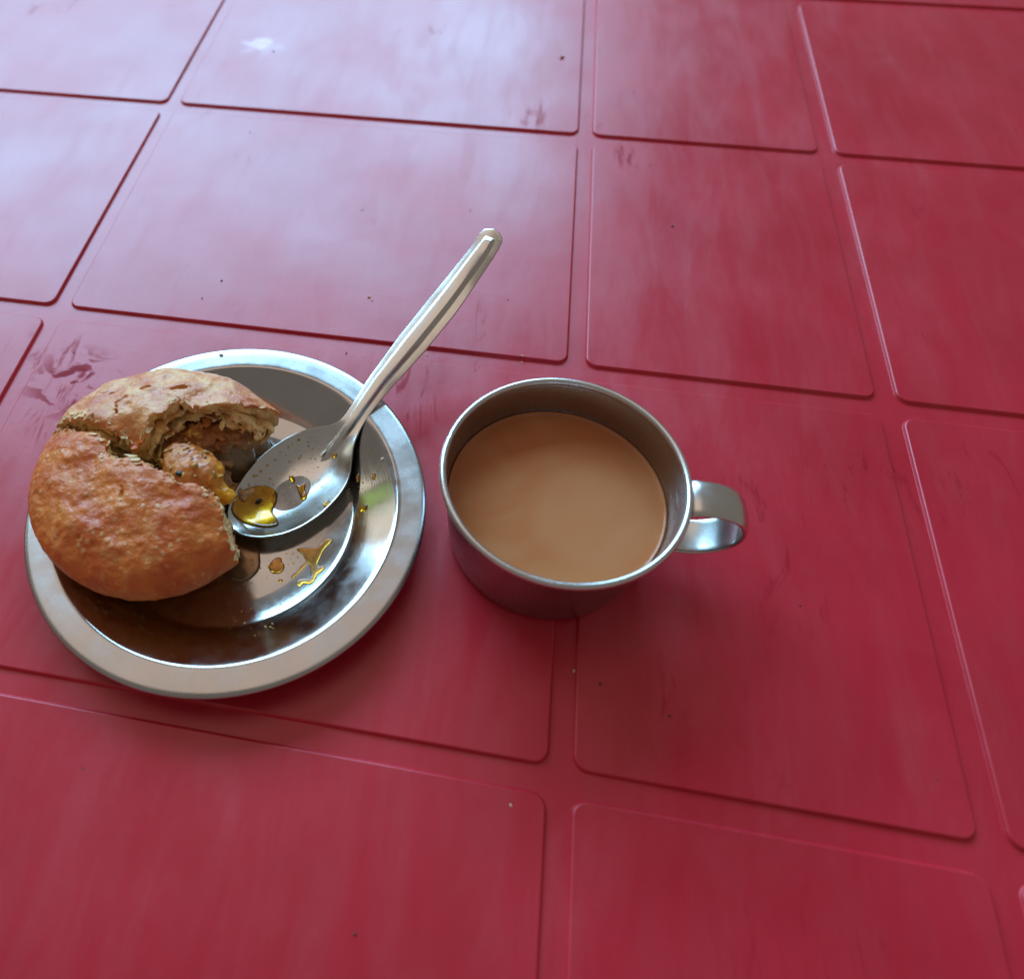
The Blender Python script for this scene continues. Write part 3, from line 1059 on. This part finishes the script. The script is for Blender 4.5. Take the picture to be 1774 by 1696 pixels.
TEA_Z = .116
r_in = np.interp(TEA_Z, [.1, .145], [.1568, .1620])
tea_prof = [(0.0, TEA_Z), (.06, TEA_Z), (.12, TEA_Z), (.145, TEA_Z), (r_in - .006, TEA_Z + .0004), (r_in - .0025, TEA_Z + .0014), (r_in - .0006, TEA_Z + .0034)]
bot = [(r_in - .0012, TEA_Z - .02), (.1517, .0600), (.1478, .0300), (.1410, .0125), (0.0, .0092)]
vv, ff = lathe(tea_prof + bot, MX, MY, 128)
ff = [tuple(reversed(f)) for f in ff]
tea = mesh_obj('tea', vv, ff, M_TEA, None, (MX, MY, TEA_Z))
tag(tea, 'milky brown tea filling the steel mug', 'tea')

# ------------------------------------------------------------------ oil, gravy and crumbs
bpy.context.view_layer.update()
def tree_of(objs):
    V, P = [], []
    for o in objs:
        off = len(V)
        mw = o.matrix_world
        V += [mw @ v.co / S for v in o.data.vertices]
        P += [tuple(off + i for i in p.vertices) for p in o.data.polygons]
    return BVHTree.FromPolygons([tuple(v) for v in V], P)
spoon_tree = tree_of([c for c in spoon.children])
plate_tree = tree_of([plate])
table_tree = tree_of([table] + list(table.children))

def dense_outline(pts, n):
    P = pts + pts[:3]
    out = []
    m = len(pts)
    for k in range(m):
        a, b, c, d = [np.array(pts[(k + i - 1) % m]) for i in range(4)]
        for j in range(n):
            u = j / n
            out.append(0.5 * ((2 * b) + (c - a) * u + (2 * a - 5 * b + 4 * c - d) * u * u + (3 * b - a - 3 * c + d) * u ** 3))
    return np.array(out)

def puddle(name, pts, tree, height, mat, cell, rim, label=None, cat=None, group=None, sub=5):
    """A drop of liquid: grid points inside the outline, raised from the surface below with a rounded edge."""
    P = dense_outline([tuple(p) for p in pts], sub)
    lo, hi = P.min(0) - cell, P.max(0) + cell
    nx, ny = int((hi[0] - lo[0]) / cell) + 2, int((hi[1] - lo[1]) / cell) + 2
    gx_, gy_ = lo[0] + cell * np.arange(nx), lo[1] + cell * np.arange(ny)
    Xg, Yg = np.meshgrid(gx_, gy_, indexing='ij')
    d = poly_sdf(Xg, Yg, P)
    # pull the outer grid points onto the outline
    gxd, gyd = np.gradient(d, cell)
    use = d < cell * .9
    Xs = np.where(d > 0, Xg - gxd * d, Xg)
    Ys = np.where(d > 0, Yg - gyd * d, Yg)
    dd = np.minimum(d, 0)
    hgt = height * np.sqrt(np.clip(1 - (1 - np.clip(-dd / rim, 0, 1)) ** 2, 0, 1))
    idx = {}
    top, bots = [], []
    for i in range(nx):
        for j in range(ny):
            if use[i, j]:
                h = tree.ray_cast(Vector((Xs[i, j], Ys[i, j], 1)), Vector((0, 0, -1)))
                if h[0] is None:
                    continue
                idx[i, j] = len(top)
                top.append((Xs[i, j], Ys[i, j], h[0].z + .0004 + hgt[i, j]))
                bots.append((Xs[i, j], Ys[i, j], h[0].z - .0006))
    n = len(top)
    faces = []
    edges = {}
    for i in range(nx - 1):
        for j in range(ny - 1):
            q = [(i, j), (i + 1, j), (i + 1, j + 1), (i, j + 1)]
            if all(k in idx for k in q):
                q = [idx[k] for k in q]
                faces.append(tuple(q))
                faces.append(tuple(n + k for k in reversed(q)))
                for a, b in zip(q, q[1:] + q[:1]):
                    edges[a, b] = 1
    for a, b in edges:
        if (b, a) not in edges:
            faces.append((b, a, n + a, n + b))
    c = P.mean(0)
    z0 = np.mean([b[2] for b in bots])
    used = sorted({k for f in faces for k in f})
    rm = {k: i for i, k in enumerate(used)}
    allv = top + bots
    o = mesh_obj(name, [allv[k] for k in used], [tuple(rm[k] for k in f) for f in faces], mat, None, (c[0], c[1], z0))
    if label:
        tag(o, label, cat, group)
    return o

POOL = [(0.4735, -0.4230), (0.4755, -0.3990), (0.4860, -0.3785), (0.5046, -0.3637), (0.5191, -0.3613), (0.5329, -0.3675), (0.5370, -0.3859), (0.5340, -0.4039), (0.5470, -0.4205), (0.5520, -0.4320), (0.5430, -0.4405), (0.5242, -0.4450), (0.5023, -0.4440), (0.4835, -0.4380)]
puddle('oil_pool', POOL, spoon_tree, .0034, M_OIL, .0020, .007, 'pool of yellow oil with a dark seed in the tip of the spoon bowl', 'oil')
g = 'small yellow oil drops in the spoon bowl'
puddle('oil_drop', [(0.558, -0.3473), (0.5662, -0.3474), (0.5715, -0.3436), (0.576, -0.3415), (0.5776, -0.3541), (0.5829, -0.3646), (0.5819, -0.3731), (0.5749, -0.3743), (0.5695, -0.3667), (0.5634, -0.3564)],
       spoon_tree, .0040, M_OIL, .0011, .005, 'yellow tooth-shaped oil drop in the middle of the spoon bowl', 'oil drop', g)
puddle('oil_drop', [(0.5446, -0.335), (0.55, -0.3312), (0.5564, -0.3374), (0.5572, -0.346), (0.5509, -0.3455)], spoon_tree, .003, M_OIL, .0010, .005,
       'pale yellow oil drop in the spoon bowl just left of the tooth-shaped drop', 'oil drop', g)
puddle('oil_drop', [(0.5427, -0.3526), (0.5483, -0.3503), (0.5513, -0.3555), (0.5479, -0.3589)], spoon_tree, .002, M_OIL, .0009, .004,
       'tiny oil drop in the spoon bowl between the pool and the tooth-shaped drop', 'oil drop', g)
puddle('oil_drop', [(0.6173, -0.3891), (0.6214, -0.3803), (0.6277, -0.382), (0.6279, -0.3888), (0.621, -0.3953)], spoon_tree, .003, M_OILDARK, .0010, .004,
       'orange oil drop near the right-hand edge of the spoon bowl', 'oil drop', g)
puddle('oil_drop', [(0.6115, -0.2895), (0.6160, -0.2860), (0.6200, -0.2890), (0.6180, -0.2945), (0.6125, -0.2950)], spoon_tree, .003, M_OILDARK, .0010, .004,
       'dark oil drop at the end of the handle ridge inside the spoon bowl', 'oil drop', g)

h = spoon_tree.ray_cast(Vector((.5087, -.3936, 1)), Vector((0, 0, -1)))
v, f = pebble((.5087, -.3936, h[0].z + .0040), .0048, 8, (1.35, .8, .62), .9)
sd = mesh_obj('mustard_seed', v, f, M_SEED, None, (.5087, -.3936, h[0].z))
tag(sd, 'dark seed lying in the pool of oil on the spoon', 'seed')

g = 'oil puddles on the plate floor'
puddle('oil_puddle', [(0.5886, -0.4658), (0.6016, -0.461), (0.6172, -0.4572), (0.6255, -0.4467), (0.6298, -0.4394), (0.6426, -0.4387), (0.6408, -0.4468), (0.633, -0.4597), (0.6294, -0.4757), (0.6279, -0.4848), (0.6312, -0.4892), (0.6401, -0.4878), (0.6397, -0.4966), (0.6324, -0.5052), (0.6294, -0.518), (0.6228, -0.524), (0.6135, -0.5231), (0.6093, -0.5299), (0.6025, -0.525), (0.603, -0.5175), (0.6113, -0.5137), (0.6204, -0.5134), (0.6208, -0.5047), (0.6153, -0.4906), (0.6081, -0.4843), (0.603, -0.4775), (0.5971, -0.4721)],
       plate_tree, .0011, M_OILPLATE, .0013, .006, 'branching golden oil puddle on the plate floor below the spoon', 'oil puddle', g)
puddle('oil_puddle', [(0.6072, -0.4857), (0.6103, -0.4869), (0.6039, -0.5013), (0.6005, -0.5068), (0.5956, -0.5151), (0.5925, -0.5168), (0.5914, -0.5121), (0.5955, -0.5052)],
       plate_tree, .0018, M_OILDARK, .0009, .004, 'thin streak of oil between the round and the branching puddle on the plate', 'oil puddle', g)
puddle('oil_puddle', [(0.5522, -0.5036), (0.5543, -0.4932), (0.5597, -0.4867), (0.5674, -0.4847), (0.5714, -0.4916), (0.5759, -0.4959), (0.5769, -0.5045), (0.5717, -0.5116), (0.5639, -0.5129), (0.5563, -0.5105)],
       plate_tree, .0020, M_OILDARK, .0012, .006, 'rounded amber oil puddle on the plate between the pastry and the branching puddle', 'oil puddle', g)
puddle('oil_puddle', [(0.5728, -0.5238), (0.5748, -0.5198), (0.5785, -0.5204), (0.5798, -0.5239), (0.5773, -0.5267), (0.5741, -0.526)],
       plate_tree, .0020, M_OILDARK, .0008, .003, 'tiny round oil dot on the plate below the rounded amber puddle', 'oil puddle', g)
g = 'oil drops on the sloping right side of the plate'
puddle('oil_drop', [(0.6773, -0.3852), (0.6807, -0.3778), (0.6865, -0.3769), (0.6888, -0.3833), (0.6852, -0.3894), (0.6795, -0.3908)],
       plate_tree, .0030, M_OIL, .0010, .004, 'yellow oil drop on the plate, lowest and largest of the three right of the spoon', 'oil drop', g)
puddle('oil_drop', [(0.6597, -0.3237), (0.6625, -0.3189), (0.6659, -0.3241), (0.6663, -0.3326), (0.6622, -0.3342)],
       plate_tree, .0026, M_OILDARK, .0009, .004, 'amber oil drop on the plate in the dark band beside the spoon', 'oil drop', g)
puddle('oil_drop', [(0.6871, -0.3257), (0.6892, -0.3211), (0.6926, -0.3263), (0.6928, -0.3333), (0.6891, -0.334)],
       plate_tree, .0028, M_OIL, .0009, .004, 'yellow oil drop on the sloping plate wall, farthest right of the spoon', 'oil drop', g)

# thin gravy film under the open side of the pastry
WET = [(0.43, -0.235), (0.4807, -0.2542), (0.5060, -0.2857), (0.5060, -0.3241), (0.502, -0.3644), (0.500, -0.401), (0.508, -0.4353), (0.5203, -0.4625), (0.5335, -0.486), (0.5380, -0.512), (0.52, -0.535), (0.485, -0.53), (0.44, -0.50), (0.40, -0.42), (0.39, -0.32)]
puddle('gravy_film', WET, plate_tree, .0016, M_WET, .0034, .006, 'thin brown gravy film on the plate under the open side of the pastry', 'gravy')

# fine spray of oil specks over the spoon bowl and the plate
rnd = random.Random(21)
dv_, df_ = [], []
def speck(x, y, r, tree):
    hh_ = tree.ray_cast(Vector((x, y, 1)), Vector((0, 0, -1)))
    if hh_[0] is None:
        return
    c, nrm = hh_[0], hh_[1]
    if nrm.z < 0: nrm = -nrm
    t = nrm.orthogonal().normalized(); b = nrm.cross(t)
    base = len(dv_)
    m = 8
    for rad, z in ((1.0, -.05), (.8, .34), (.42, .5)):
        for k in range(m):
            a = 2 * math.pi * k / m
            dv_.append(tuple(c + (t * math.cos(a) + b * math.sin(a)) * r * rad + nrm * r * z))
    dv_.append(tuple(c + nrm * r * .55))
    for q in (0, 1):
        for k in range(m):
            k2 = (k + 1) % m
            df_.append((base + q * m + k, base + q * m + k2, base + (q + 1) * m + k2, base + (q + 1) * m + k))
    for k in range(m):
        df_.append((base + 2 * m + k, base + 2 * m + (k + 1) % m, base + 3 * m))
for i in range(150):          # on the spoon
    t = rnd.uniform(.06, .21); q = rnd.uniform(-.85, .85)
    i0 = int(np.searchsorted(sv, t)); w = np.interp(t, sv, half)
    p = ctr[i0] + lat[i0] * q * w
    speck(p[0], p[1], rnd.choice((.0006, .0007, .0009, .0012, .0018)), spoon_tree)
for i in range(9):            # row of bubbles along the left edge
    t = .055 + .017 * i
    i0 = int(np.searchsorted(sv, t)); w = np.interp(t, sv, half)
    p = ctr[i0] + lat[i0] * (-.84 + rnd.uniform(-.04, .04)) * w
    speck(p[0], p[1], rnd.uniform(.0014, .0026), spoon_tree)
for i in range(230):
    a = rnd.uniform(-1.3, .75); r = rnd.uniform(.08, .235)
    speck(PX + r * math.cos(a), PY + r * math.sin(a), rnd.choice((.0006, .0008, .0008, .0012, .0018)), plate_tree)
for i in range(60):
    speck(rnd.gauss(.680, .007), rnd.uniform(-.40, -.25), rnd.choice((.0007, .0009, .0014)), plate_tree)
og = Vector((.6, -.42, FLOOR_Z))
sk = mesh_obj('oil_specks', dv_, df_, M_OIL, None, og)
tag(sk, 'fine spray of oil specks over the plate and spoon', 'oil specks', kind='stuff')

# crumbs lying on the table and on the plate rim
CR = [(0.2922, 0.1153, .0042), (0.2665, 0.061, .0034), (0.2154, 0.624, .0036), (0.183, 0.9892, .0050), (1.2051, 0.4176, .0052), (0.7777, -0.9628, .0040), (0.5856, -0.0395, .0040),
      (0.8778, 0.1469, .0026), (0.5393, 0.3754, .0030), (0.7756, 0.4086, .0026), (1.1628, -0.63, .0036), (1.0676, -0.6011, .0042), (0.061, -.118, .0034), (1.42, .62, .0030), (1.36, -.43, .0028)]
CRL = ['dark crumb on the panel above the pastry, right and higher one of a close pair',
       'dark crumb on the panel above the pastry, left and lower one of a close pair',
       'dark crumb near the far edge of the panel left of the spoon handle',
       'dark crumb beside the bright wet spot on the far table panel',
       'dark crumb on the narrow panel straight up from the mug handle',
       'dark crumb on the nearest panel, low in the picture below the plate',
       'dark crumb between the far plate rim and the groove left of the spoon handle',
       'tiny dark crumb just right of the middle of the spoon handle',
       'tiny dark crumb on the panel well left of the end of the spoon handle',
       'tiny dark crumb just above the end of the spoon handle',
       'dark crumb below the mug handle, right and lower one of two',
       'dark crumb just below the mug, left and higher one of two',
       'dark crumb on the table behind the left side of the pastry',
       'tiny dark crumb near the far right corner of the narrow panel beyond the mug handle',
       'tiny dark crumb on the table lower right of the mug handle']
for i, (x, y, r) in enumerate(CR):
    hh_ = table_tree.ray_cast(Vector((x, y, 1)), Vector((0, 0, -1)))
    r *= .62
    v, f = pebble((x, y, hh_[0].z + r * .35), r, i, (1.0, .62, .5), i * 1.3)
    o = mesh_obj('crumb', v, f, M_CRUMBDARK, None, (x, y, hh_[0].z))
    tag(o, CRL[i], 'crumb', 'dark crumbs scattered on the table')
CP = [(0.6029, 0.1142, .0040), (0.6100, 0.1060, .0030), (0.9486, 1.0538, .0075), (0.916, 0.0037, .0030), (0.9163, -0.0066, .0022), (1.0313, -0.5859, .0030), (0.7378, -0.0163, .0022), (0.954, -0.7842, .0024)]
CPL = ['pale crumb left of the spoon handle, left one of a touching pair',
       'pale crumb left of the spoon handle, right one of a touching pair',
       'largest pale crumb, on the far panel left of the vertical groove',
       'tiny pale crumb near the panel corner behind the mug, upper one of two',
       'tiny pale crumb near the panel corner behind the mug, lower one of two',
       'tiny pale crumb in the groove below the mug',
       'tiny pale crumb between the lower spoon handle and the mug',
       'tiny pale crumb near the corner of the nearest panel below the mug']
for i, (x, y, r) in enumerate(CP):
    hh_ = table_tree.ray_cast(Vector((x, y, 1)), Vector((0, 0, -1)))
    v, f = pebble((x, y, hh_[0].z + r * .25), r, 40 + i, (1.0, .7, .35), i * 2.1)
    o = mesh_obj('crumb', v, f, M_CRUMBPALE, None, (x, y, hh_[0].z))
    tag(o, CPL[i], 'crumb', 'pale crumbs scattered on the table')
for i, (x, y, r) in enumerate([(.374, -.128, .0040), (.700, -.300, .0034), (.640, -.205, .0028)]):
    hh_ = plate_tree.ray_cast(Vector((x, y, 1)), Vector((0, 0, -1)))
    v, f = pebble((x, y, hh_[0].z + r * .3), r, 60 + i, (1.0, .7, .5), i)
    o = mesh_obj('crumb', v, f, M_CRUMBPALE, None, (x, y, hh_[0].z))
    tag(o, ('pale crumb on the far plate rim just behind the pastry', 'pale crumb on the plate wall right of the spoon neck', 'pale crumb on the plate rim beside the spoon handle')[i], 'crumb', 'pale crumbs on the plate')
